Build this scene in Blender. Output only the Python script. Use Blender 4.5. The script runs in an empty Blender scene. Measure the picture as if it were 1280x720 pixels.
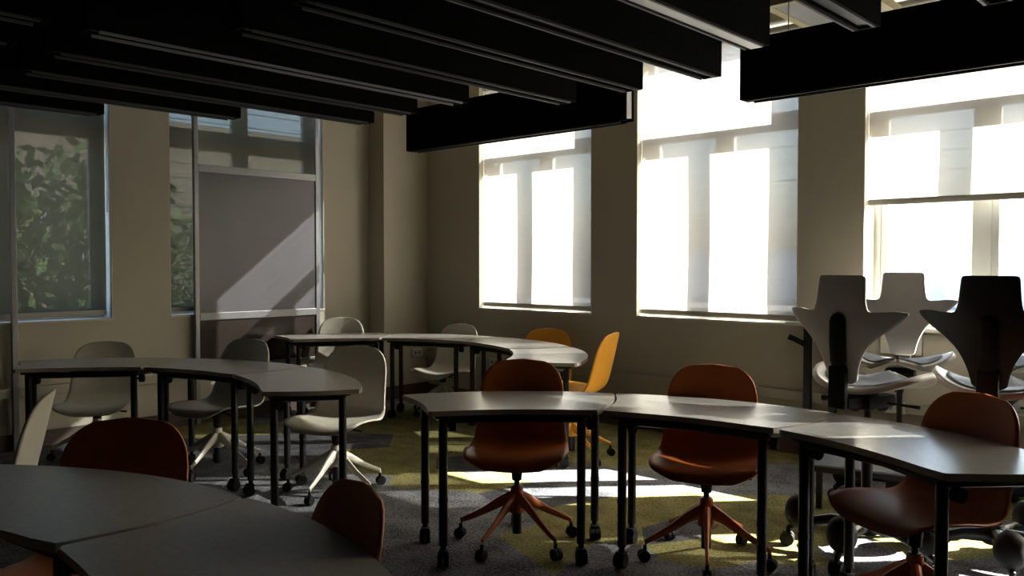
import bpy, bmesh, math, random
from mathutils import Vector, Matrix
R = math.radians
C = bpy.context.scene.collection
sc = bpy.context.scene
random.seed(7)

# ------------------------------------------------------------------ camera, world, sun, exposure
cd = bpy.data.cameras.new('camera'); cam = bpy.data.objects.new('camera', cd); C.objects.link(cam)
cam.location = (0, 0, 1.415); cam.rotation_euler = (R(90 - 1.66), 0, R(43.0))
cd.sensor_width = 36; cd.lens = 1038 / 1280 * 36; cd.clip_start = .02; cd.clip_end = 500
sc.camera = cam

SUN_DIR = Vector((1.13, 1.236, 1.0)).normalized()       # towards the sun
w = bpy.data.worlds.new('world'); sc.world = w; w.use_nodes = True
wn = w.node_tree; bg = wn.nodes['Background']
sky = wn.nodes.new('ShaderNodeTexSky'); sky.sky_type = 'NISHITA'; sky.sun_disc = False
sky.sun_elevation = math.asin(SUN_DIR.z); sky.sun_rotation = math.atan2(SUN_DIR.x, SUN_DIR.y)
sky.air_density = 1.0; sky.dust_density = 3.5
wn.links.new(sky.outputs[0], bg.inputs[0]); bg.inputs[1].default_value = 0.24
sd = bpy.data.lights.new('sun', 'SUN'); sd.energy = 17.0; sd.angle = R(.53); sd.color = (1, .95, .87)
sun = bpy.data.objects.new('sun', sd); C.objects.link(sun); sun.location = (6, 12, 9)
sun.rotation_euler = SUN_DIR.to_track_quat('Z', 'Y').to_euler()

sc.view_settings.view_transform = 'Standard'; sc.view_settings.look = 'None'
sc.view_settings.gamma = 1.0; sc.view_settings.use_curve_mapping = False
sc.view_settings.exposure = 2.48
sc.cycles.use_denoising = True
sc.cycles.max_bounces = 12; sc.cycles.diffuse_bounces = 5; sc.cycles.transparent_max_bounces = 24
sc.cycles.sample_clamp_indirect = 6

# ------------------------------------------------------------------ materials
def mat(name, col, rough=.6, metal=0., spec=.5, noise=None, bump=None, emit=None, coat=0.):
    m = bpy.data.materials.new(name); m.use_nodes = True
    nt = m.node_tree; b = nt.nodes['Principled BSDF']
    b.inputs['Base Color'].default_value = (*col, 1); b.inputs['Roughness'].default_value = rough
    b.inputs['Metallic'].default_value = metal; b.inputs['Specular IOR Level'].default_value = spec
    if coat: b.inputs['Coat Weight'].default_value = coat
    if noise or bump:
        tc = nt.nodes.new('ShaderNodeTexCoord')
    if noise:
        sc_, amt = noise
        n = nt.nodes.new('ShaderNodeTexNoise'); n.inputs['Scale'].default_value = sc_; n.inputs['Detail'].default_value = 4
        nt.links.new(tc.outputs['Object'], n.inputs['Vector'])
        r = nt.nodes.new('ShaderNodeValToRGB')
        r.color_ramp.elements[0].position = .3; r.color_ramp.elements[1].position = .7
        r.color_ramp.elements[0].color = (*[c * (1 - amt) for c in col], 1)
        r.color_ramp.elements[1].color = (*[min(1, c * (1 + amt)) for c in col], 1)
        nt.links.new(n.outputs['Fac'], r.inputs[0]); nt.links.new(r.outputs[0], b.inputs['Base Color'])
    if bump:
        sc_, st = bump
        n2 = nt.nodes.new('ShaderNodeTexNoise'); n2.inputs['Scale'].default_value = sc_; n2.inputs['Detail'].default_value = 5
        nt.links.new(tc.outputs['Object'], n2.inputs['Vector'])
        bp = nt.nodes.new('ShaderNodeBump'); bp.inputs['Strength'].default_value = st; bp.inputs['Distance'].default_value = .01
        nt.links.new(n2.outputs['Fac'], bp.inputs['Height']); nt.links.new(bp.outputs[0], b.inputs['Normal'])
    return m

M = {}
M['wall'] = mat('wall_paint', (.50, .452, .36), .75, noise=(1.2, .04), bump=(9, .25))
M['wallD'] = mat('fill_cut_wall', (.06, .055, .05), .8, noise=(1.2, .05))  # for the unseen walls, made dark to cut bounce light
M['wallin'] = mat('reveal_paint', (.62, .58, .50), .7, bump=(14, .2))
M['ceil'] = mat('ceiling_black', (.012, .012, .012), .9, bump=(20, .2))
M['soffit'] = mat('soffit_paint', (.42, .37, .24), .8, noise=(2, .05))
M['base'] = mat('rubber_base', (.10, .065, .05), .6, noise=(5, .1))
M['race'] = mat('raceway', (.45, .42, .33), .45, noise=(4, .04))
M['felt'] = mat('black_felt', (.0055, .005, .0048), .95, spec=.05, noise=(160, .6), bump=(180, .5))
M['alu'] = mat('aluminium', (.30, .30, .31), .4, .6, noise=(30, .05))
M['rail'] = mat('dark_edge_rail', (.035, .035, .036), .55, noise=(30, .05))
M['lensoff'] = mat('lamp_lens_dark', (.022, .022, .022), .5, noise=(20, .05))
M['lens'] = mat('lens_window_light', (.55, .55, .55), .35, noise=(20, .03))  # pale copy of the lens, window light put into the colour
M['lenswhite'] = mat('lamp_end', (.85, .85, .85), .4, noise=(20, .02))
M['frame'] = mat('window_frame', (.52, .52, .50), .5, noise=(6, .05))
M['bar'] = mat('blind_bar', (.42, .39, .34), .5, noise=(8, .05))
M['top'] = mat('table_laminate', (.44, .41, .375), .26, noise=(60, .06), bump=(220, .03))
M['edge'] = mat('table_edge', (.36, .29, .25), .5, noise=(30, .05))
M['blk'] = mat('black_metal', (.008, .008, .009), .38, noise=(25, .2))
M['blkp'] = mat('black_plastic', (.006, .006, .006), .65, spec=.25, noise=(40, .2))
M['rust'] = mat('orange_shell_shaded', (.44, .105, .016), .45, noise=(20, .04), bump=(150, .04))  # shell orange of the shaded chairs, shade mixed into the colour
M['amber'] = mat('orange_shell_sunlit', (.80, .36, .035), .45, noise=(20, .04), bump=(150, .04))  # lighter copy of the shell orange, sunlight mixed into the colour
M['white'] = mat('white_shell', (.60, .56, .47), .42, noise=(20, .04), bump=(150, .04))
M['capw'] = mat('saddle_white', (.60, .555, .50), .45, noise=(14, .03))
M['capb'] = mat('saddle_black', (.006, .006, .006), .6, noise=(14, .2))
M['pad'] = mat('blue_grey_fabric', (.20, .22, .26), .8, noise=(200, .2), bump=(250, .3))
M['gloss'] = mat('glossy_laminate', (.26, .29, .34), .12, noise=(10, .05))
M['outlet'] = mat('outlet_white', (.65, .62, .55), .4, noise=(10, .03))
M['slot'] = mat('outlet_slot', (.05, .045, .04), .5, noise=(10, .1))
M['board'] = mat('grey_board', (.17, .16, .18), .30, noise=(2, .05))
M['board2'] = mat('brown_board', (.055, .042, .036), .16, noise=(2, .08))
M['panelg'] = mat('ceiling_panel_grey', (.28, .28, .29), .7, noise=(40, .05))
M['steel'] = mat('chrome', (.6, .6, .6), .25, 1., noise=(20, .05))
M['foliage'] = mat('foliage', (.045, .075, .02), .7, noise=(3, .5))
M['bark'] = mat('bark', (.10, .07, .05), .9, noise=(9, .3))
M['ground'] = mat('outside_ground', (.22, .22, .22), .9, noise=(.3, .1))
M['bld'] = mat('building_wall', (.80, .84, .90), .8, noise=(.1, .06))
M['bld2'] = mat('brick_wall', (.05, .045, .035), .9, noise=(.8, .3))
M['bg2'] = mat('dark_window_glass', (.03, .035, .04), .5, noise=(.5, .2))
M['bglass'] = mat('building_glass', (.72, .76, .82), .6, noise=(.5, .05))

def glass_mat():
    m = bpy.data.materials.new('clear_glass'); m.use_nodes = True; nt = m.node_tree
    for n in list(nt.nodes): nt.nodes.remove(n)
    o = nt.nodes.new('ShaderNodeOutputMaterial'); mx = nt.nodes.new('ShaderNodeMixShader')
    t = nt.nodes.new('ShaderNodeBsdfTransparent'); t.inputs[0].default_value = (.90, .93, .93, 1)
    g = nt.nodes.new('ShaderNodeBsdfGlossy'); g.inputs['Roughness'].default_value = .02
    mx.inputs[0].default_value = .06; nt.links.new(t.outputs[0], mx.inputs[1]); nt.links.new(g.outputs[0], mx.inputs[2])
    nt.links.new(mx.outputs[0], o.inputs[0]); return m
M['glass'] = glass_mat()

def blind_mat(name, col, open_):
    m = bpy.data.materials.new(name); m.use_nodes = True; nt = m.node_tree
    for n in list(nt.nodes): nt.nodes.remove(n)
    o = nt.nodes.new('ShaderNodeOutputMaterial')
    tr = nt.nodes.new('ShaderNodeBsdfTranslucent'); tr.inputs[0].default_value = (*col, 1)
    di = nt.nodes.new('ShaderNodeBsdfDiffuse'); di.inputs[0].default_value = (*[c * .8 for c in col], 1)
    tp = nt.nodes.new('ShaderNodeBsdfTransparent')
    tc = nt.nodes.new('ShaderNodeTexCoord'); nz = nt.nodes.new('ShaderNodeTexNoise'); nz.inputs['Scale'].default_value = 60
    nt.links.new(tc.outputs['Object'], nz.inputs['Vector'])
    m1 = nt.nodes.new('ShaderNodeMixShader'); m1.inputs[0].default_value = .5
    nt.links.new(tr.outputs[0], m1.inputs[1]); nt.links.new(di.outputs[0], m1.inputs[2])
    mr = nt.nodes.new('ShaderNodeMapRange'); mr.inputs['To Min'].default_value = open_ * .9; mr.inputs['To Max'].default_value = open_ * 1.1
    nt.links.new(nz.outputs['Fac'], mr.inputs['Value'])
    sx = nt.nodes.new('ShaderNodeSeparateXYZ'); nt.links.new(tc.outputs['Object'], sx.inputs[0])     # woven cross ribs
    md = nt.nodes.new('ShaderNodeMath'); md.operation = 'FLOORED_MODULO'; md.inputs[1].default_value = .128; nt.links.new(sx.outputs['Z'], md.inputs[0])
    gt = nt.nodes.new('ShaderNodeMath'); gt.operation = 'GREATER_THAN'; gt.inputs[1].default_value = .010; nt.links.new(md.outputs[0], gt.inputs[0])
    ml = nt.nodes.new('ShaderNodeMath'); ml.operation = 'MULTIPLY'; nt.links.new(mr.outputs[0], ml.inputs[0])
    ma = nt.nodes.new('ShaderNodeMath'); ma.operation = 'MULTIPLY_ADD'; ma.inputs[1].default_value = .6; ma.inputs[2].default_value = .4; nt.links.new(gt.outputs[0], ma.inputs[0])
    nt.links.new(ma.outputs[0], ml.inputs[1])
    m2 = nt.nodes.new('ShaderNodeMixShader'); nt.links.new(ml.outputs[0], m2.inputs[0])
    nt.links.new(m1.outputs[0], m2.inputs[1]); nt.links.new(tp.outputs[0], m2.inputs[2])
    nt.links.new(m2.outputs[0], o.inputs[0]); return m
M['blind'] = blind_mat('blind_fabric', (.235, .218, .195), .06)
M['blindL'] = blind_mat('blind_fabric_shaded', (.085, .075, .050), .07)  # darker copy of the blind fabric, the shaded side put into its colour

def carpet(name, c1, c2):
    m = bpy.data.materials.new(name); m.use_nodes = True; nt = m.node_tree; b = nt.nodes['Principled BSDF']
    b.inputs['Roughness'].default_value = .95; b.inputs['Specular IOR Level'].default_value = .1
    tc = nt.nodes.new('ShaderNodeTexCoord')
    n = nt.nodes.new('ShaderNodeTexNoise'); n.inputs['Scale'].default_value = 75; n.inputs['Detail'].default_value = 3
    n2 = nt.nodes.new('ShaderNodeTexNoise'); n2.inputs['Scale'].default_value = 6; n2.inputs['Detail'].default_value = 5
    for q in (n, n2): nt.links.new(tc.outputs['Object'], q.inputs['Vector'])
    ad = nt.nodes.new('ShaderNodeMath'); ad.operation = 'MULTIPLY_ADD'; ad.inputs[1].default_value = .55
    nt.links.new(n2.outputs['Fac'], ad.inputs[0]); nt.links.new(n.outputs['Fac'], ad.inputs[2])
    r = nt.nodes.new('ShaderNodeValToRGB'); r.color_ramp.elements[0].position = .62; r.color_ramp.elements[1].position = .92
    r.color_ramp.elements[0].color = (*c1, 1); r.color_ramp.elements[1].color = (*c2, 1)
    nt.links.new(ad.outputs[0], r.inputs[0]); nt.links.new(r.outputs[0], b.inputs['Base Color'])
    bp = nt.nodes.new('ShaderNodeBump'); bp.inputs['Strength'].default_value = .6; bp.inputs['Distance'].default_value = .006
    nt.links.new(n.outputs['Fac'], bp.inputs['Height']); nt.links.new(bp.outputs[0], b.inputs['Normal'])
    return m
M['cG'] = carpet('carpet_grey', (.055, .056, .060), (.25, .25, .26))
M['cD'] = carpet('carpet_dark', (.030, .030, .034), (.13, .13, .14))
M['cY'] = carpet('carpet_olive', (.12, .105, .035), (.30, .265, .11))

# ------------------------------------------------------------------ mesh helpers
class MB:
    def __init__(s): s.bm = bmesh.new()
    def box(s, x0, x1, y0, y1, z0, z1, mx=None, bev=0.):
        r = bmesh.ops.create_cube(s.bm, size=1)
        vs = r['verts']
        for v in vs:
            v.co = Vector(((x0 + x1) / 2 + v.co.x * (x1 - x0), (y0 + y1) / 2 + v.co.y * (y1 - y0), (z0 + z1) / 2 + v.co.z * (z1 - z0)))
            if mx: v.co = mx @ v.co
        if bev:
            es = {e for v in vs for e in v.link_edges}
            bmesh.ops.bevel(s.bm, geom=list(es), offset=bev, segments=2, affect='EDGES', profile=.6)
        return s
    def tube(s, a, b, r0, r1=None, n=16, cap=True):
        a, b = Vector(a), Vector(b); r1 = r0 if r1 is None else r1
        d = b - a; q = d.to_track_quat('Z', 'Y').to_matrix().to_4x4()
        bmesh.ops.create_cone(s.bm, cap_ends=cap, cap_tris=False, segments=n, radius1=r0, radius2=r1, depth=d.length,
                              matrix=Matrix.Translation((a + b) / 2) @ q)
        return s
    def path(s, pts, rads, n=12, flat=1.0):
        """swept tube through pts; flat scales width against height"""
        pts = [Vector(p) for p in pts]; rings = []
        if not hasattr(rads, '__len__'): rads = [rads] * len(pts)
        for i, p in enumerate(pts):
            t = (pts[min(i + 1, len(pts) - 1)] - pts[max(i - 1, 0)]).normalized()
            up = Vector((0, 0, 1)) if abs(t.z) < .95 else Vector((1, 0, 0))
            sd_ = t.cross(up).normalized(); u2 = sd_.cross(t)
            rings.append([s.bm.verts.new(p + rads[i] * (math.cos(k * 2 * math.pi / n) * sd_ * flat + math.sin(k * 2 * math.pi / n) * u2)) for k in range(n)])
        for a, b in zip(rings, rings[1:]):
            for k in range(n): s.bm.faces.new((a[k], a[(k + 1) % n], b[(k + 1) % n], b[k]))
        s.bm.faces.new(rings[0][::-1]); s.bm.faces.new(rings[-1]); return s
    def ball(s, c, r, sx=1, sy=1, sz=1, n=14):
        bmesh.ops.create_uvsphere(s.bm, u_segments=n, v_segments=max(6, n // 2), radius=r,
                                  matrix=Matrix.Translation(c) @ Matrix.Diagonal((sx, sy, sz, 1)))
        return s
    def prism(s, poly, z0, z1, bev=0.):
        b = [s.bm.verts.new((x, y, z0)) for x, y in poly]; t = [s.bm.verts.new((x, y, z1)) for x, y in poly]
        fb = s.bm.faces.new(b[::-1]); ft = s.bm.faces.new(t); n = len(poly)
        for k in range(n): s.bm.faces.new((b[k], b[(k + 1) % n], t[(k + 1) % n], t[k]))
        if bev: bmesh.ops.bevel(s.bm, geom=list(ft.edges) + list(fb.edges), offset=bev, segments=2, affect='EDGES')
        return s
    def grid(s, f, nu, nv):
        V = [[s.bm.verts.new(f(i / nu, j / nv)) for j in range(nv + 1)] for i in range(nu + 1)]
        for i in range(nu):
            for j in range(nv): s.bm.faces.new((V[i][j], V[i + 1][j], V[i + 1][j + 1], V[i][j + 1]))
        return s
    def build(s, name, m, parent=None, smooth=True, solid=0., sub=0, off=0.):
        bmesh.ops.recalc_face_normals(s.bm, faces=s.bm.faces)
        me = bpy.data.meshes.new(name); s.bm.to_mesh(me); s.bm.free()
        for x in (m if isinstance(m, list) else [m]): me.materials.append(x)
        o = bpy.data.objects.new(name, me); C.objects.link(o)
        if parent: o.parent = parent
        if smooth:
            for p in me.polygons: p.use_smooth = True
            if not solid and not sub:
                try: me.set_sharp_from_angle(angle=R(38))
                except Exception: pass
        if solid:
            md = o.modifiers.new('thickness', 'SOLIDIFY'); md.thickness = solid; md.offset = off
        if sub:
            ms = o.modifiers.new('smooth', 'SUBSURF'); ms.levels = sub; ms.render_levels = sub
        return o

def tag(o, label, cat, group=None, kind=None):
    if label: o['label'] = label
    if cat: o['category'] = cat
    if group: o['group'] = group
    if kind: o['kind'] = kind
    return o
def empty(name, loc=(0, 0, 0), rz=0):
    o = bpy.data.objects.new(name, None); C.objects.link(o); o.location = loc; o.rotation_euler = (0, 0, rz)
    o.empty_display_size = .1; return o
KIDS = {}
def copy_tree(o, parent=None):
    c = o.copy(); C.objects.link(c)
    if parent: c.parent = parent
    for ch in [k for k in sc.objects if k.parent == o]: copy_tree(ch, c)
    return c
def remat(root, m_from, m_to):
    for ch in [root] + list(root.children_recursive):
        if ch.type == 'MESH' and any(s.material == m_from for s in ch.material_slots):
            for s_ in ch.material_slots:
                if s_.material == m_from: s_.link = 'OBJECT'; s_.material = m_to
def struct(o): o['kind'] = 'structure'; return o

# ------------------------------------------------------------------ the room
XL, YW, XR, YN, ZC = -7.05, 5.95, 3.2, -2.6, 3.62
T = .34                                  # wall thickness
WZ0, WZ1 = .955, 3.24                    # window opening heights
WX = [(-6.01, -4.57), (-4.09, -2.65), (-2.18, -.74), (-.26, 1.55)]
WY = [(1.28, 2.75), (3.23, 4.80)]

def wall_with_holes(axis, a0, a1, holes, inner, outer, z1):
    mb = MB()
    def bx(u0, u1, za, zb):
        if u1 - u0 < 1e-4 or zb - za < 1e-4: return
        lo, hi = min(inner, outer), max(inner, outer)
        if axis == 'x': mb.box(u0, u1, lo, hi, za, zb)
        else: mb.box(lo, hi, u0, u1, za, zb)
    u = a0
    for h0, h1 in holes:
        bx(u, h0, 0, z1); bx(h0, h1, 0, WZ0); bx(h0, h1, WZ1, z1); u = h1
    bx(u, a1, 0, z1); return mb
struct(wall_with_holes('x', XL - T, XR + T, WX, YW, YW + T, ZC).build('wall_back', M['wall'], smooth=False))
struct(wall_with_holes('y', YN, YW, WY, XL, XL - T, ZC).build('wall_left', M['wall'], smooth=False))
struct(MB().box(XR, XR + T, YN, YW, 0, ZC).build('wall_right', M['wallD'], smooth=False))
struct(MB().box(XL - T, XR + T, YN - T, YN, 0, ZC).build('wall_front', M['wallD'], smooth=False))
struct(MB().box(XL - T, XR + T, YN - T, YW + T, ZC, ZC + .2).build('ceiling', M['ceil'], smooth=False))
struct(MB().box(XL, XR, 4.75, YW, 3.34, ZC).build('trim_1', M['soffit'], smooth=False))
# pier in the corner between the two window walls
struct(MB().box(XL, -6.80, 5.36, YW, 0, 3.34).build('trim_2', M['wall'], smooth=False))

# floor: one mesh of large angular carpet areas
def pz(x, y, z=0.):
    f = 1038.; pi, ya = R(-1.66), R(-43)
    fw = Vector((math.cos(pi) * math.sin(ya), math.cos(pi) * math.cos(ya), math.sin(pi)))
    rt = Vector((math.cos(ya), -math.sin(ya), 0)); up = rt.cross(fw)
    d = fw + rt * (x - 640) / f - up * (y - 360) / f
    t = (z - 1.415) / d.z
    return (d.x * t, d.y * t)
seeds = [(460, 565, 2), (490, 580, 2), (520, 555, 2), (575, 560, 2), (480, 530, 2), (600, 578, 1), (545, 603, 2), (620, 604, 2), (560, 628, 0),
         (600, 642, 0), (520, 620, 0), (650, 615, 1), (690, 622, 1), (730, 640, 2), (770, 660, 2), (690, 688, 2), (800, 650, 2), (760, 700, 0), (620, 700, 0),
         (560, 690, 0), (835, 662, 1), (870, 636, 2), (880, 690, 2), (920, 680, 2), (940, 640, 2), (900, 600, 0), (800, 600, 0), (700, 596, 0),
         (985, 690, 2), (1010, 672, 2), (1000, 724, 0), (950, 726, 0), (1060, 690, 0), (1030, 650, 2), (850, 726, 0), (455, 556, 1), (400, 560, 1),
         (385, 600, 0), (430, 605, 0), (300, 650, 0), (330, 620, 0), (740, 560, 2), (700, 560, 2), (785, 550, 2), (810, 572, 2), (960, 560, 2),
         (900, 560, 2), (1165, 690, 2), (1210, 712, 0), (1110, 700, 0), (440, 640, 0), (480, 650, 0), (250, 560, 1), (180, 600, 1), (1020, 600, 0), (1100, 640, 2)]
S = []
for x, y, k in seeds:
    p = pz(x, y); S.append((p[0], p[1], k))
rnd = random.Random(5)
gx = XL + .5
while gx < XR:
    gy = YN + .4
    while gy < YW:
        q = (gx + rnd.uniform(-.3, .3), gy + rnd.uniform(-.3, .3))
        if all((q[0] - s[0]) ** 2 + (q[1] - s[1]) ** 2 > .6 for s in S): S.append((*q, rnd.choice([0, 0, 1, 2])))
        gy += .9
    gx += .9
fb = MB()
for i, s in enumerate(S):
    poly = [(XL, YN), (XR, YN), (XR, YW), (XL, YW)]
    for j, t in enumerate(S):
        if i == j or not poly: continue
        mx_, my_ = (s[0] + t[0]) / 2, (s[1] + t[1]) / 2; nx, ny = t[0] - s[0], t[1] - s[1]
        out = []
        for a, b in zip(poly, poly[1:] + poly[:1]):
            da = (a[0] - mx_) * nx + (a[1] - my_) * ny; db = (b[0] - mx_) * nx + (b[1] - my_) * ny
            if da <= 0: out.append(a)
            if da * db < 0:
                q = da / (da - db); out.append((a[0] + (b[0] - a[0]) * q, a[1] + (b[1] - a[1]) * q))
        poly = out
    if len(poly) > 2:
        f = fb.bm.faces.new([fb.bm.verts.new((*p, 0)) for p in poly]); f.material_index = s[2]
for f in fb.bm.faces:
    if f.normal.z < 0: f.normal_flip()
fl = MB(); fl.bm.free(); fl.bm = fb.bm
n0 = len(fl.bm.faces)
o = fl.build('floor', [M['cG'], M['cD'], M['cY']], smooth=False); struct(o)
struct(MB().box(XL - T, XR + T, YN - T, YW + T, -.2, -.004).build('floor', M['cD'], smooth=False))

# baseboards and raceways
struct(MB().box(-6.80, XR, YW - .015, YW, 0, .12).build('baseboard_back', M['base'], smooth=False))
bl = MB(); bl.box(XL, XL + .015, YN, 5.36, 0, .12); bl.box(-6.80, -6.785, 5.345, YW, 0, .14); bl.box(XL, -6.785, 5.345, 5.36, 0, .14)
struct(bl.build('baseboard_left', M['base'], smooth=False))
struct(MB().box(-6.80, XR, YW - .045, YW, .40, .475, bev=.006).build('trim_3', M['race'], smooth=False))
m4 = MB()
for a, b in ((YN, 1.985), (2.035, 3.42), (4.71, 5.345)): m4.box(XL, XL + .045, a, b, .40, .475, bev=.006)
struct(m4.build('trim_4', M['race'], smooth=False))

# windows: outer frame, transom, mullion, sashes, thin cross bars, panes; roller blinds are things
def window(n, a0, a1, axis, far, sgn, crank=False):
    """far = coordinate of the frame's inner face, sgn = direction to outdoors"""
    def bx(mb, u0, u1, d0, d1, z0, z1, bev=0.):
        lo, hi = sorted((far + sgn * d0, far + sgn * d1))
        if axis == 'x': mb.box(u0, u1, lo, hi, z0, z1, bev=bev)
        else: mb.box(lo, hi, u0, u1, z0, z1, bev=bev)
    mid = (a0 + a1) / 2; ZT = 2.545
    fr = MB()
    bx(fr, a0, a0 + .05, 0, .065, WZ0, WZ1); bx(fr, a1 - .05, a1, 0, .065, WZ0, WZ1)
    bx(fr, a0 + .05, a1 - .05, 0, .065, WZ0, WZ0 + .05); bx(fr, a0 + .05, a1 - .05, 0, .065, WZ1 - .05, WZ1)
    bx(fr, a0 + .05, a1 - .05, 0, .065, ZT - .045, ZT + .045)
    bx(fr, mid - .035, mid + .035, 0, .065, WZ0 + .05, ZT - .045)
    if axis == 'y': bx(fr, mid - .035, mid + .035, 0, .065, ZT + .045, WZ1 - .05)
    else:
        pn = MB(); bx(pn, a0 + .05, a1 - .05, .040, .045, ZT + .045, WZ1 - .05)
    o = struct(fr.build('window_%d' % n, M['frame'], smooth=False))
    if axis == 'x': pn.build('pane', M['glass'], o, smooth=False)
    for s0, s1 in ((a0 + .05, mid - .035), (mid + .035, a1 - .05)):
        for z0, z1 in ((WZ0 + .05, ZT - .045), (ZT + .045, WZ1 - .05)):
            if axis == 'x' and z0 > 2: continue
            sh = MB(); g = .045
            bx(sh, s0, s0 + g, .010, .055, z0, z1); bx(sh, s1 - g, s1, .010, .055, z0, z1)
            bx(sh, s0 + g, s1 - g, .010, .055, z0, z0 + g); bx(sh, s0 + g, s1 - g, .010, .055, z1 - g, z1)
            so = sh.build('sash', M['frame'], o, smooth=False)
            pn = MB(); bx(pn, s0 + g, s1 - g, .040, .045, z0 + g, z1 - g); pn.build('pane', M['glass'], so, smooth=False)
            if z0 < 1.5:
                if crank and abs(s0 - mid) < .1:
                    h = MB(); bx(h, s0 + .012, s0 + .038, -.03, .015, 1.10, 1.13); bx(h, s0 + .018, s0 + .032, -.045, -.03, 1.06, 1.20, bev=.004)
                    h.build('handle', M['outlet'], so)
    return o
FW = .20                     # depth from the room face to the frame
for i, (a, b) in enumerate(WX): window(i + 1, a, b, 'x', YW + FW, 1, crank=(i == 2))
for i, (a, b) in enumerate(WY): window(i + 5, a, b, 'y', XL - FW, -1)
# lighter reveals and sills lining each opening
k = 5
for a, b in WX:
    mb = MB(); mb.box(a, a + .008, YW - .001, YW + FW, WZ0, WZ1); mb.box(b - .008, b, YW - .001, YW + FW, WZ0, WZ1)
    mb.box(a, b, YW - .012, YW + FW, WZ0 - .001, WZ0 + .014); mb.box(a, b, YW, YW + FW, WZ1 - .008, WZ1)
    struct(mb.build('trim_%d' % k, M['wallin'], smooth=False)); k += 1
for a, b in WY:
    mb = MB(); mb.box(XL - FW, XL + .001, a, a + .008, WZ0, WZ1); mb.box(XL - FW, XL + .001, b - .008, b, WZ0, WZ1)
    mb.box(XL - FW, XL + .012, a, b, WZ0 - .001, WZ0 + .014); mb.box(XL - FW, XL, a, b, WZ1 - .008, WZ1)
    struct(mb.build('trim_%d' % k, M['wallin'], smooth=False)); k += 1

def blind(a0, a1, axis, pos, zb, label, m, gap0=.012, gap1=.03):
    root = empty('roller_blind', ((a0 + a1) / 2, pos, WZ1 - .05) if axis == 'x' else (pos, (a0 + a1) / 2, WZ1 - .05), 0 if axis == 'x' else R(90))
    tag(root, label, 'blind', 'roller blinds in the windows')
    hw = (a1 - a0) / 2; x0, x1 = -hw + gap0, hw - gap1
    if axis == 'y': x0, x1 = -hw + gap0, hw - gap1
    H = WZ1 - .05 - zb
    rl = MB(); rl.tube((x0 - .005, 0, 0), (x1 + .005, 0, 0), .022); rl.build('roller', M['bar'], root)
    cl = MB()
    cl.grid(lambda u, v: Vector((x0 + (x1 - x0) * u, .004 * math.sin(v * 9 + u * 4) * v, -.02 - (H - .05) * v)), 12, 40)
    cl.build('blind_fabric', m, root)
    br = MB(); br.box(x0, x1, -.011, .011, -H, -H + .042, bev=.004); br.build('bottom_bar', M['bar'], root)
    ch = MB()
    for dx in (-.008, .008): ch.tube((x1 + .016, dx, -.01), (x1 + .016, dx, -1.35), .0022, n=8)
    ch.build('pull_chain', M['outlet'], root)
    return root
YB = YW + .065
wl = ['closed sunlit roller blind in the first bright window right of the corner pier',
      'closed sunlit roller blind in the tall bright window between the two wall piers',
      'half raised roller blind above the open lower part of the window behind the saddle stools',
      'half raised blind with a wide side gap in the window past the right picture edge']
for i, (a, b) in enumerate(WX):
    blind(a, b, 'x', YB, (.985, .985, 1.825, 1.80)[i], wl[i], M['blind'], gap1=.26 if i == 3 else .03)
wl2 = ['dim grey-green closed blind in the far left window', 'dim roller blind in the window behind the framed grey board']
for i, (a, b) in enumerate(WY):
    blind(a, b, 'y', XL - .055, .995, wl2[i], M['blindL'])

# ------------------------------------------------------------------ outside
struct(MB().box(-70, 70, -60, 140, -3.2, -3.0).build('ground', M['ground'], smooth=False))
def building(x0, x1, y0, y1, z1, m, label, face, nx, nz):
    root = empty('building', ((x0 + x1) / 2, (y0 + y1) / 2, -3)); tag(root, label, 'building')
    cx, cy = (x0 + x1) / 2, (y0 + y1) / 2
    MB().box(x0 - cx, x1 - cx, y0 - cy, y1 - cy, 0, z1 + 3).build('walls', m, root, smooth=False)
    MB().box(x0 - cx - .3, x1 - cx + .3, y0 - cy - .3, y1 - cy + .3, z1 + 3, z1 + 3.35)  .build('roof_edge', m, root, smooth=False)
    for i in range(nx):
        for j in range(nz):
            z = 1.2 + j * 3.2
            if z + 1.6 > z1 + 3: continue
            wb = MB()
            if face == 'y':
                u = x0 - cx + (x1 - x0) * (i + .5) / nx; wb.box(u - .8, u + .8, y0 - cy - .06, y0 - cy + .02, z, z + 1.6)
            else:
                u = y0 - cy + (y1 - y0) * (i + .5) / nx; wb.box(x1 - cx - .02, x1 - cx + .06, u - .8, u + .8, z, z + 1.6)
            wb.build('window', M['bglass'] if face == 'y' else M['bg2'], root, smooth=False)
    return root
building(-64, -10, 92, 104, 2.6, M['bld'], 'long pale low building on the horizon beyond the right windows', 'y', 12, 2)
building(-32, -24, -8, 20, 5.2, M['bld2'], 'brown building seen through the dim blind at far left', 'x', 6, 3)

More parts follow.
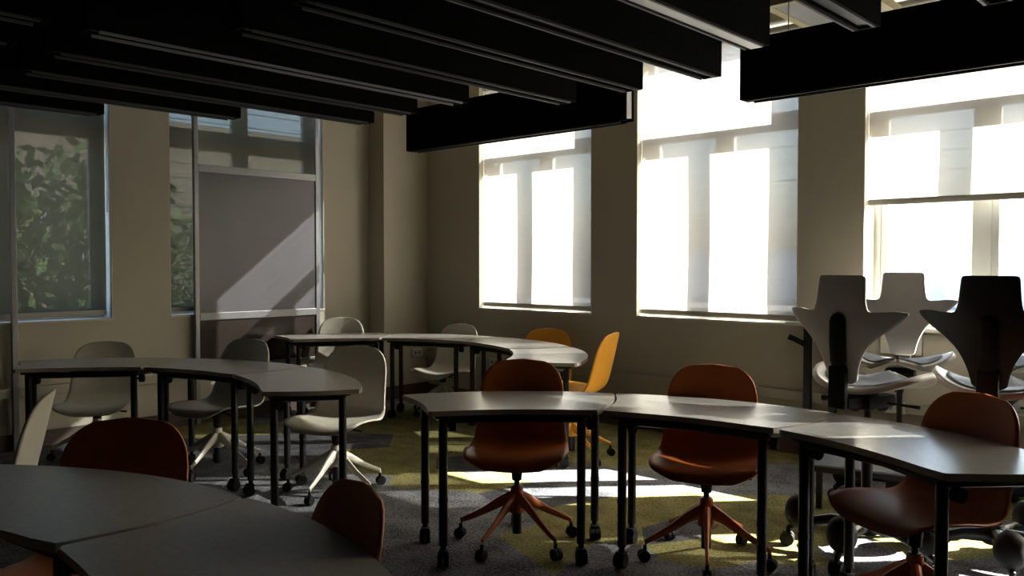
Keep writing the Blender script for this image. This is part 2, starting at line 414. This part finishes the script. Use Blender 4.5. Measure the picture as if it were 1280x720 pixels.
def tree(x, y, h, r, label, seed):
    root = empty('tree', (x, y, -3)); tag(root, label, 'tree', 'trees outside the left windows')
    rr = random.Random(seed)
    t = MB(); t.path([(0, 0, 0), (.08, .05, h * .3), (-.05, .1, h * .6), (.05, 0, h * .85)], [.22, .17, .11, .04])
    for k_ in range(6):
        a = rr.uniform(0, 6.28); z = h * rr.uniform(.4, .7)
        t.path([(0, 0, z), (math.cos(a) * r * .4, math.sin(a) * r * .4, z + .6), (math.cos(a) * r * .75, math.sin(a) * r * .75, z + 1.3)], [.07, .05, .02], n=8)
    t.build('trunk', M['bark'], root)
    f = MB()
    for k_ in range(3600):
        a = rr.uniform(0, 6.28); u = rr.uniform(-1, 1); q = rr.random() ** .4
        lump = 1 + .25 * math.sin(3 * a + seed) * math.cos(4 * u)
        c = Vector((math.cos(a) * math.sqrt(1 - u * u) * r * q * lump, math.sin(a) * math.sqrt(1 - u * u) * r * q * lump, h * .62 + u * h * .38 * q))
        s_ = rr.uniform(.07, .16)
        e1 = Vector((rr.gauss(0, 1), rr.gauss(0, 1), rr.gauss(0, 1))).normalized(); e2 = e1.orthogonal().normalized()
        f.bm.faces.new([f.bm.verts.new(c + p) for p in (e1 * s_, e2 * s_ * .5, -e1 * s_, -e2 * s_ * .5)])
    f.build('foliage', M['foliage'], root, smooth=False)
tree(-14.5, 4.9, 6.4, 2.0, 'green tree behind the blind of the far left window', 1)
tree(-17.5, 9.6, 6.0, 2.0, 'green tree seen in the slit left of the framed grey board', 2)
tree(-20.0, 14.6, 5.6, 2.0, 'low tree outside beyond the framed grey board', 3)

# ------------------------------------------------------------------ ceiling baffles
ZB, HB, TB = 2.45, .375, .11
def baffle_mesh(L, endcap=False, lens='lensoff'):
    root = empty('ceiling_baffle')
    b = MB(); t = .022
    b.box(-L / 2, L / 2, -TB / 2, -TB / 2 + t, 0, HB); b.box(-L / 2, L / 2, TB / 2 - t, TB / 2, 0, HB)
    b.box(-L / 2, L / 2, -TB / 2 + t, TB / 2 - t, HB - t, HB)
    if endcap: b.box(-L / 2, -L / 2 + t, -TB / 2 + t, TB / 2 - t, 0.0, HB - t)
    else:
        b.box(-L / 2, -L / 2 + t, -TB / 2 + t, TB / 2 - t, 0.0, HB - t); b.box(L / 2 - t, L / 2, -TB / 2 + t, TB / 2 - t, 0.0, HB - t)
    b.build('felt_panels', M['felt'], root, smooth=False)
    MB().box(-L / 2 + t, L / 2 - t - (.01 if endcap else 0), -TB / 2 + t + .004, TB / 2 - t - .004, .012, .03).build('light_lens', M[lens], root, smooth=False)
    r = MB(); 
    for s_ in (-1, 1): r.box(-L / 2 + .05, L / 2 - .05, s_ * (TB / 2 - t / 2) - .006, s_ * (TB / 2 - t / 2) + .006, -.012, 0)
    r.build('edge_rail', M['rail'], root, smooth=False)
    if endcap:
        MB().box(L / 2 - .02, L / 2 - .004, -TB / 2 + t, TB / 2 - t, .02, HB - t - .01).build('end_plate', M['lenswhite'], root, smooth=False)
    h = MB()
    for s_ in (-1, 1): h.tube((s_ * L * .38, 0, HB), (s_ * L * .38, 0, ZC - ZB), .003, n=8)
    h.build('hanging_wire', M['alu'], root)
    return root
def lab(o, l): return tag(o, l, 'ceiling baffle', 'black felt ceiling baffles')
Lb = 2.32
row = [(-5.50, 3.02, 'black felt baffle over the far left window, its end furthest left against the glass'),
       (-4.97, 3.79, 'black felt baffle ending just left of the corner pier, lamp end showing'),
       (-4.45, 3.76, 'black felt baffle whose end hangs in front of the lit corner pier'),
       (-3.92, 3.74, 'long black baffle with a thin bright edge line, upper left of the picture'),
       (-3.40, 4.19, 'textured grey-black baffle ending in front of the dark cross baffle'),
       (-2.87, 4.16, 'black baffle ending at the white-capped end of the cross baffle'),
       (-2.36, 4.17, 'black baffle end standing out against the brightest window'),
       (-1.87, 3.74, 'black baffle with a lens strip under it coloured pale with window light'),
       (-1.37, 3.77, 'short visible end of a black baffle below the grey ceiling panel'),
       (-.85, 3.76, 'black baffle end just entering the top right corner')]
p0 = None
for i, (x, ye, l) in enumerate(row):
    if p0 is None: o = p0 = baffle_mesh(Lb)
    else: o = copy_tree(p0)
    o.location = (x, ye - Lb / 2, ZB); o.rotation_euler = (0, 0, R(90)); lab(o, l)
    for ch in [q for q in sc.objects if q.parent == o]:
        if i == 7 and ch.name.startswith('light_lens'): ch.location.z = -.018; ch.material_slots[0].link = 'OBJECT'; ch.material_slots[0].material = M['lens']
        if i == 3 and ch.name.startswith('edge_rail'): ch.material_slots[0].link = 'OBJECT'; ch.material_slots[0].material = M['alu']
for x, ye, l in [(-6.05, 2.3, 'black felt baffle nearest the left wall, over the far left window'),
                 (-5.50, .55, 'nearer of two baffles in line above the far left window'),
                 (-4.97, 1.32, 'dark baffle at the top left, in line with the one left of the corner pier'),
                 (-4.45, 1.30, 'dark baffle at the top left, in line with the one before the corner pier'),
                 (-3.92, 1.28, 'dark baffle at the top edge, in line with the one with the bright edge line')]:
    o = copy_tree(p0); o.location = (x, ye - Lb / 2, ZB); lab(o, l)
c1 = baffle_mesh(2.44, True); c1.location = (-4.72, 5.0, ZB); lab(c1, 'black cross baffle with a white end plate hanging before the first bright window')
c2 = baffle_mesh(2.44, False); c2.location = (-1.33, 4.9, ZB); lab(c2, 'long black cross baffle at upper right, parallel to the windows')
# grey panel under the soffit between the baffles
gp = empty('ceiling_panel', (-2.16, 5.33, 3.04)); tag(gp, 'square grey panel in a tan frame hung above the brightest window', 'ceiling panel')
MB().box(-.25, .25, -.32, .32, 0, .03).build('panel_face', M['panelg'], gp, smooth=False)
mb = MB()
for a in ((-.30, -.25, -.37, .37), (.25, .30, -.37, .37), (-.25, .25, -.37, -.32), (-.25, .25, .32, .37)): mb.box(a[0], a[1], a[2], a[3], -.006, .05)
mb.build('panel_frame', M['soffit'], gp, smooth=False)
mb = MB()
for a in (-.2, .2): mb.tube((a, 0, .03), (a, 0, .30), .006, n=8)
mb.build('hanger', M['alu'], gp)

# ------------------------------------------------------------------ framed board on the left wall
XB = XL + .045
bd = empty('framed_board', (XB, 4.065, 0)); tag(bd, 'tall aluminium framed board with grey upper and brown lower panel in front of the window', 'board')
Y0, Y1 = -.62, .62
for s_, yy in ((0, Y0), (1, Y1)):
    m_ = MB(); m_.box(-.02, .02, yy - .02, yy + .02, 0, 3.3, bev=.004); m_.build('post', M['alu'], bd, smooth=False)
for z0, z1 in ((2.225, 2.29), (.915, .98), (.48, .505)):
    m_ = MB(); m_.box(-.02, .022, Y0 + .02, Y1 - .02, z0, z1, bev=.004); m_.build('rail', M['alu'], bd, smooth=False)
MB().box(-.012, .008, Y0 + .02, Y1 - .02, .98, 2.225).build('grey_panel', M['board'], bd, smooth=False)
MB().box(-.012, .006, Y0 + .02, Y1 - .02, .505, .915).build('brown_panel', M['board2'], bd, smooth=False)
m_ = MB(); m_.box(-.046, -.02, Y0 - .01, Y0 + .01, 2.7, 2.74); m_.box(-.046, -.02, Y1 - .01, Y1 + .01, 2.7, 2.74); m_.box(-.046, -.02, Y0 - .01, Y0 + .01, .43, .46)
m_.box(-.046, -.02, Y1 - .01, Y1 + .01, .43, .46); m_.build('wall_bracket', M['blk'], bd, smooth=False)
ps = empty('wall_post', (XB, 2.01, 0)); tag(ps, 'aluminium wall post at the left edge of the picture beside the far left window', 'post')
MB().box(-.02, .02, -.02, .02, 0, 3.3, bev=.004).build('post', M['alu'], ps, smooth=False)
MB().box(-.046, -.02, -.01, .01, 2.7, 2.74).build('wall_bracket', M['blk'], ps, smooth=False)

# outlets
def outlet(loc, rz, label):
    r = empty('wall_outlet', loc, rz); tag(r, label, 'outlet', 'socket boxes along the raceway')
    MB().box(-.065, .065, -.03, 0, -.04, .04, bev=.004).build('cover', M['outlet'], r, smooth=False)
    for dx in (-.028, .028):
        m2 = MB(); m2.tube((dx, -.031, 0), (dx, -.0285, 0), .019, n=18)
        so = m2.build('socket', M['panelg'], r)
        m3 = MB(); m3.box(dx - .008, dx - .005, -.033, -.030, -.006, .006); m3.box(dx + .005, dx + .008, -.033, -.030, -.006, .006); m3.build('slot', M['slot'], so, smooth=False)
    return r
outlet((-1.93, YW - .045, .44), 0, 'white double socket on the raceway below the half raised blind')
outlet((-5.72, YW - .045, .44), 0, 'dim socket box behind the back tables, left of the rust chair')
outlet((-6.80, 5.78, .47), R(90), 'dim socket box on the side of the corner pier')

# ------------------------------------------------------------------ tables
def arc_pts(a, b, bulge, n=10):
    a, b = Vector(a), Vector(b); m_ = (a + b) / 2; d = b - a; nrm = Vector((-d.y, d.x)).normalized()
    return [tuple(a + d * t + nrm * bulge * 4 * t * (1 - t)) for t in [i / n for i in range(n)]]
def round_poly(poly, corners, r):
    return poly
def table_proto():
    root = empty('curved_table')
    poly = arc_pts((.025, .003), (.765, .003), .045) + [(.785, .010), (.796, .030)] + arc_pts((.800, .05), (.938, .465), -.028)[1:] + [(.945, .488), (.938, .504)] + \
           arc_pts((.92, .515), (-.13, .515), -.088, 16)[1:] + [(-.150, .506), (-.155, .490)] + arc_pts((-.148, .465), (.0, .035), .030)[1:] + [(.004, .012)]
    t = MB(); t.prism(poly, .715, .74, bev=.004); tp = t.build('tabletop', [M['top'], M['edge']], root, smooth=False)
    for p in tp.data.polygons: p.material_index = 0 if p.normal.z > .9 else 1
    legs = [(.07, .085), (.72, .085), (-.035, .43), (.835, .43)]
    fr = MB()
    for a, b in ((0, 2), (1, 3)):
        fr.path([(*legs[a], .69), (*legs[b], .69)], .022, n=8)
    fr.path([(.07, .085, .69), (.39, .17, .675), (.72, .085, .69)], [.024, .018, .024], n=8)
    fr.path([(-.035, .43, .69), (.39, .51, .675), (.835, .43, .69)], [.02, .016, .02], n=8)
    fr.box(.30, .49, .15, .50, .685, .714)
    fr.build('underframe', M['blk'], root)
    for i, (x, y) in enumerate(legs):
        l = MB(); l.tube((x, y, .095), (x, y, .70), .021); l.box(x - .035, x + .035, y - .035, y + .035, .697, .714)
        l.tube((x, y, .30), (x, y, .32), .023)
        lo = l.build('leg', M['blk'], root)
        cs = MB(); cs.tube((x, y, .07), (x, y, .105), .014)
        for dx in (-.014, .014): cs.tube((x + dx - .012, y - .012, .032), (x + dx + .012, y - .012, .032), .032, n=20)
        cs.box(x - .022, x + .022, y - .03, y + .018, .04, .075, bev=.006)
        cs.build('caster', M['blkp'], lo)
    for x, y in legs[:2]:
        kb = MB(); kb.tube((x + .03, y + .02, .655), (x + .06, y + .02, .655), .026, n=20); kb.tube((x, y + .02, .655), (x + .03, y + .02, .655), .008)
        kb.build('knob', M['blkp'], root)
    return root
tabs = [  # x, y, angle, label, group
    (-2.858, 2.495, 45.6, 'curved grey table, left one of the front row'),
    (-2.300, 3.065, 10.5, 'curved grey table in the middle of the front row'),
    (-1.515, 3.210, -24.6, 'curved grey table at the right of the front row, bright with window light'),
    (-6.475, 4.048, 56.1, 'back row table at far left, its end beside the framed board'),
    (-6.030, 4.710, 21.0, 'second back row table, in front of the pier corner'),
    (-5.285, 4.996, -14.1, 'third back row table, amber chair behind it'),
    (-4.511, 4.802, -49.2, 'right end table of the back row with a sunlit end edge'),
    (-5.956, 1.685, 51.6, 'dark table at the left edge of the middle group'),
    (-5.460, 2.310, 16.5, 'dark middle table of the left group, near the framed board'),
    (-4.695, 2.537, -18.6, 'right table of the left group, white rimmed chair behind it'),
    (-2.884, 0.395, 22.1, 'very dark near table at the bottom left corner'),
    (-2.145, 0.695, -13.0, 'near table at the bottom of the picture beside the tilted rust chair')]
tp0 = table_proto()
for i, (x, y, a, l) in enumerate(tabs):
    o = tp0 if i == 0 else copy_tree(tp0)
    o.location = (x, y, 0); o.rotation_euler = (0, 0, R(a))
    tag(o, l, 'table', 'curved classroom tables')

# ------------------------------------------------------------------ swivel shell chairs (front towards -Y)
PROF = [(-.235, .418), (-.228, .438), (-.205, .453), (-.15, .460), (-.07, .456), (.02, .448), (.10, .448), (.175, .465), (.225, .505), (.248, .56),
        (.266, .63), (.283, .70), (.299, .77), (.315, .84), (.330, .90)]
def spline(P, t):
    n = len(P) - 1; x = t * n; i = min(int(x), n - 1); f = x - i
    p0, p1, p2, p3 = P[max(i - 1, 0)], P[i], P[i + 1], P[min(i + 2, n)]
    return [.5 * ((2 * b) + (-a + c) * f + (2 * a - 5 * b + 4 * c - d) * f * f + (-a + 3 * b - 3 * c + d) * f ** 3) for a, b, c, d in zip(p0, p1, p2, p3)]
WID = [(.205,), (.222,), (.240,), (.252,), (.258,), (.260,), (.258,), (.252,), (.243,), (.234,), (.228,), (.224,), (.222,), (.220,), (.216,)]
def shell_pt(u, v):
    y, z = spline(PROF, u); w_ = spline(WID, u)[0]
    # rounded corners at both ends
    te = max(0, (u - .80) / .20); w_ *= (1 - te ** 2.6 * .999) ** (1 / 2.6) * .995 + .005
    ts = max(0, (.16 - u) / .16); w_ *= (1 - (ts ** 2.4) * .35)
    s_ = 2 * v - 1; x = s_ * w_
    k = min(1, max(0, (u - .35) / .25)); q = (x / .25) ** 2
    y2 = y - .045 * q * k; z2 = z + .030 * q * (1 - k) + .0 * k
    return Vector((x, y2, z2))
def chair_proto(m):
    root = empty('swivel_chair')
    s_ = MB(); s_.grid(shell_pt, 56, 20); s_.build('shell', m, root, solid=.010, off=0)
    rk = MB(); rk.box(-.09, .09, -.10, .12, .425, .445, bev=.008); rk.tube((0, 0, .325), (0, 0, .43), .024, .035)
    rk.build('seat_plate', M['blkp'], root)
    lv = MB(); lv.path([(.02, -.02, .432), (.14, -.05, .425), (.21, -.06, .418)], [.005, .005, .007], n=8); lv.build('lever', M['blkp'], root)
    cl = MB(); cl.tube((0, 0, .26), (0, 0, .36), .014); cl.tube((0, 0, .055), (0, 0, .30), .024)
    cl.build('gas_column', M['blk'], root)
    b = MB(); b.tube((0, 0, .165), (0, 0, .295), .042, .030, n=20)
    for k in range(5):
        a = R(90 + 72 * k + 18); d = Vector((math.cos(a), math.sin(a), 0))
        pts = [d * .02 + Vector((0, 0, .235)), d * .09 + Vector((0, 0, .205)), d * .18 + Vector((0, 0, .150)), d * .265 + Vector((0, 0, .108)), d * .295 + Vector((0, 0, .095)), d * .300 + Vector((0, 0, .07))]
        b.path(pts, [.036, .026, .018, .014, .013, .010], n=10, flat=.62)
    b.build('star_base', m, root)
    for k in range(5):
        a = R(90 + 72 * k + 18); d = Vector((math.cos(a), math.sin(a), 0)); p = Vector((-d.y, d.x, 0))
        c = d * .305 + Vector((0, 0, .028)); cs = MB()
        for e in (-.019, .005): cs.tube(c + p * e, c + p * (e + .014), .028, n=18)
        cs.tube(d * .3 + Vector((0, 0, .04)), d * .3 + Vector((0, 0, .078)), .009, n=10)
        cs.build('caster', M['blkp'], root)
    return root
# facing vector (fx, fy), lift, material key, label
chairs = [
    (-2.825, 3.065, (.60, -.80), .0, 'rust', 'rust orange swivel chair behind the left table of the front row', 62),
    (-2.01, 3.52, (.42, -.91), .0, 'rust', 'rust orange swivel chair behind the middle front table', 24),
    (-1.03, 3.39, (-.46, -.89), .0, 'rust', 'rust orange chair turned sideways at the right front table', 0),
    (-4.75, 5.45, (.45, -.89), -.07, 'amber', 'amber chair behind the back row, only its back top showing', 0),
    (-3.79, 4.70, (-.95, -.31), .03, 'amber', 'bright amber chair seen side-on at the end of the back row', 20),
    (-5.83, 5.29, (.22, -.975), -.07, 'white', 'pale chair turned left in front of the wall by the corner pier', 0),
    (-6.57, 4.61, (.72, -.70), -.01, 'white', 'pale chair behind the far left back table, beside the framed board', 0),
    (-4.29, 3.00, (.46, -.89), -.02, 'white', 'pale chair with bright rim at the right table of the left group', 15),
    (-5.33, 2.76, (.30, -.95), -.02, 'white', 'dim chair with white star base before the framed board', 30),
    (-6.31, 2.34, (.84, -.54), -.075, 'white', 'dim chair under the far left window', 0),
    (-3.74, .87, (-.47, -.88), .01, 'white', 'white chair seen edge-on at the lower left edge', 0),
    (-2.78, 1.00, (.70, -.71), -.035, 'rust', 'black-looking rust chair with red lit edge behind the near left table', 0),
    (-1.80, .975, (-.25, -.97), -.05, 'rust', 'large near rust chair back tilted at the bottom of the picture', 0)]
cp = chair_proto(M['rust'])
for i, (x, y, f, lift, mk, l, br) in enumerate(chairs):
    o = cp if i == 0 else copy_tree(cp)
    o.location = (x, y, 0); o.rotation_euler = (0, 0, math.atan2(f[0], -f[1]))
    tag(o, l, 'chair', 'swivel shell chairs')
    for ch in [k for k in sc.objects if k.parent == o]:
        nm = ch.name.split('.')[0]
        if nm in ('shell', 'seat_plate', 'lever'): ch.location.z = lift
        if nm in ('star_base', 'caster'): ch.rotation_euler.z = R(br)
        if nm == 'gas_column': ch.location.z = 0
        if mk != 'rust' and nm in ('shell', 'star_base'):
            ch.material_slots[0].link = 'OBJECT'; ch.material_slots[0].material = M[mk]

# ------------------------------------------------------------------ saddle chairs (sitter faces -Y, back at +Y)
ROWS = [(1.362, .085, 0), (1.360, .104, 0), (1.350, .114, 0), (1.31, .118, 0), (1.26, .122, 0), (1.222, .128, 0), (1.197, .142, .0), (1.184, .185, .012), (1.178, .245, .024),
        (1.168, .290, .030), (1.152, .296, .036), (1.120, .275, .042), (1.080, .232, .045), (1.045, .180, .040), (1.01, .135, .03), (.975, .105, .015),
        (.94, .085, 0), (.90, .075, 0), (.872, .068, 0), (.858, .045, 0)]
def sback(u, v):
    z, hw, rise = spline(ROWS, u); s_ = 2 * v - 1; x = s_ * hw
    z2 = z + rise * s_ * s_
    y = .20 + .03 * math.sin((z - .85) / .5 * 3.1) - .55 * max(0, abs(x) - .05) ** 1.5 * (1 if z < 1.2 else .8) + .05 * (z - .86)
    return Vector((x, y, z2))
def seat_pt(u, v, sc_=1., lift=0.):
    a = v * 2 - 1; t = u * 2 - 1                       # a across, t front(-1)..back(+1)
    w_ = .275 * (1 - abs(t) ** 2.3) ** (1 / 2.3) * (1 - .10 * t) if abs(t) < 1 else 0.
    w_ = max(w_, .01) * sc_; x = a * w_
    y = t * .205 * sc_ - .02
    z = .835 + .070 * (abs(x) / .26) ** 2.2 + .035 * max(0, -t) * math.exp(-(x / .09) ** 2) * 1.2 - .03 * max(0, -t - .2) * (abs(x) / .2) + lift
    return Vector((x, y, z))
def saddle_proto():
    root = empty('saddle_chair')
    m = M['capw']
    MB().grid(sback, 60, 20).build('back_shell', m, root, solid=.016, off=0)
    pd = MB(); pd.path([(0, .243, .925), (0, .244, .93), (0, .246, .942), (0, .248, .96), (0, .256, 1.06), (0, .258, 1.15), (0, .257, 1.168), (0, .256, 1.182), (0, .256, 1.188)], [.006, .022, .034, .041, .043, .041, .034, .022, .006], n=24, flat=.40)
    pd.build('back_cover', M['blkp'], root)
    MB().grid(lambda u, v: seat_pt(u, v), 28, 28).build('seat', m, root, solid=.030, off=-1)
    sp = MB(); sp.grid(lambda u, v: seat_pt(u, v, .80, .010), 20, 20); sp.build('seat_pad', M['pad'], root, solid=.014, off=-1)
    me = MB(); me.box(-.085, .085, -.11, .12, .725, .79, bev=.02); me.box(-.05, .05, .08, .235, .74, .79, bev=.012); me.box(-.045, .045, .232, .262, .74, .94, bev=.012)
    me.ball((-.04, -.06, .725), .03, 1, 1.2, .8); me.ball((.04, .04, .725), .032, 1, 1.2, .8); me.build('tilt_mechanism', M['blkp'], root)
    lv = MB(); lv.path([(.07, .0, .75), (.18, .0, .745), (.25, -.01, .735)], [.008, .008, .016], n=10); lv.build('lever', M['blkp'], root); lv = MB(); lv.path([(-.07, -.03, .75), (-.2, -.03, .75), (-.24, -.03, .75)], [.006, .007, .009], n=10)
    lv.build('lever', M['blkp'], root)
    g = MB(); g.tube((0, 0, .46), (0, 0, .74), .016); g.tube((0, 0, .12), (0, 0, .47), .026); g.build('gas_column', M['blk'], root)
    b = MB(); b.tube((0, 0, .11), (0, 0, .20), .055, .035, n=20)
    for k in range(5):
        a = R(72 * k + 18); d = Vector((math.cos(a), math.sin(a), 0))
        b.path([d * .03 + Vector((0, 0, .15)), d * .16 + Vector((0, 0, .155)), d * .27 + Vector((0, 0, .13)), d * .36 + Vector((0, 0, .085))], [.036, .028, .024, .016], n=10, flat=.9)
    b.build('star_base', M['blk'], root)
    for k in range(5):
        a = R(72 * k + 18); d = Vector((math.cos(a), math.sin(a), 0)); p = Vector((-d.y, d.x, 0))
        fp = MB(); c = d * .31 + Vector((0, 0, .175)); nrm = (d * .85 + Vector((0, 0, .5))).normalized()
        fp.ball(c, .086, .8, .8, 1.0, n=24); fp.tube(d * .25 + Vector((0, 0, .13)), c, .02)
        fp.build('foot_pad', M['blkp'], root)
        cs = MB(); c = d * .365 + Vector((0, 0, .034))
        for e in (-.028, .006): cs.tube(c + p * e, c + p * (e + .022), .034, n=20)
        cs.tube(d * .36 + Vector((0, 0, .04)), d * .36 + Vector((0, 0, .09)), .012, n=10)
        cs.build('caster', M['blkp'], root)
    return root
sad = [(-1.47, 4.10, (.20, .98), 'w', 'white backed saddle stool nearest the tables, seen from behind', 12),
       (-1.66, 5.14, (.25, -.97), 'w', 'pale grey backed saddle stool facing the room before the open window', 40),
       (-.97, 4.36, (-.05, 1.0), 'b', 'black backed saddle stool in front of the open window', 20),
       (-.90, 5.36, (-.40, -.92), 'b', 'dark saddle stool cut off by the right edge of the picture', 0)]
sp0 = saddle_proto()
for i, (x, y, f, kk, l, br) in enumerate(sad):
    o = sp0 if i == 0 else copy_tree(sp0)
    o.location = (x, y, 0); o.rotation_euler = (0, 0, math.atan2(f[0], -f[1]))
    tag(o, l, 'stool', 'tall saddle seat stools')
    for ch in [k for k in sc.objects if k.parent == o]:
        nm = ch.name.split('.')[0]
        if nm in ('star_base', 'caster', 'foot_pad'): ch.rotation_euler.z = R(br)
        if kk == 'b' and nm == 'back_shell':
            ch.material_slots[0].link = 'OBJECT'; ch.material_slots[0].material = M['capb']

# ------------------------------------------------------------------ standing table and low benches under the right window
st = empty('wall_counter', (-2.70, YW - .125, 0), 0); tag(st, 'narrow white counter on black posts along the wall below the open window', 'counter')
MB().prism([(.03, 0), (2.6, 0), (2.6, .123), (0, .123), (0, .03), (.008, .009)], .965, .99, bev=.004).build('counter_top', M['outlet'], st, smooth=False)
for x in (.165, .35, 1.6, 2.4):
    l = MB(); l.box(x - .027, x + .027, .03, .066, .02, .965, bev=.004); l.tube((x, .048, 0), (x, .048, .03), .022); l.build('leg', M['blk'], st)
m_ = MB(); m_.path([(.15, .03, .83), (.09, .005, .865), (.045, -.012, .885)], [.019, .019, .020], n=14); m_.build('knob', M['blkp'], st)
m_ = MB(); m_.tube((.80, .05, .55), (.80, .05, .85), .028, .028); m_.tube((.80, .05, .85), (.80, .05, .875), .028, .052); m_.build('pedestal', M['blk'], st)
m_ = MB(); m_.box(.66, .93, .085, .115, .80, .964, bev=.006); m_.build('mounting_plate', M['outlet'], st, smooth=False)
def bench(x, y, L, a, label):
    r = empty('low_bench', (x, y, 0), R(a)); tag(r, label, 'bench', 'low glossy benches behind the front row')
    MB().box(0, L, 0, .30, .305, .315, bev=.003).build('bench_top', M['gloss'], r, smooth=False)
    f = MB(); f.box(.0, L, .0, .02, .275, .304); f.box(.0, L, .28, .30, .275, .304); f.box(0, .02, .02, .28, .275, .304); f.box(L - .02, L, .02, .28, .275, .304); f.build('edge_frame', M['blk'], r, smooth=False)
    for px_, py_ in ((.03, .03), (.03, .27), (L - .03, .03), (L - .03, .27)):
        MB().box(px_ - .015, px_ + .015, py_ - .015, py_ + .015, 0, .275).build('leg', M['blk'], r, smooth=False)
bench(-1.93, 4.44, .62, 12, 'low glossy grey bench seen under the front table, left one')
bench(-.76, 4.62, .60, 10, 'low glossy grey bench at the right edge, behind the sideways rust chair')
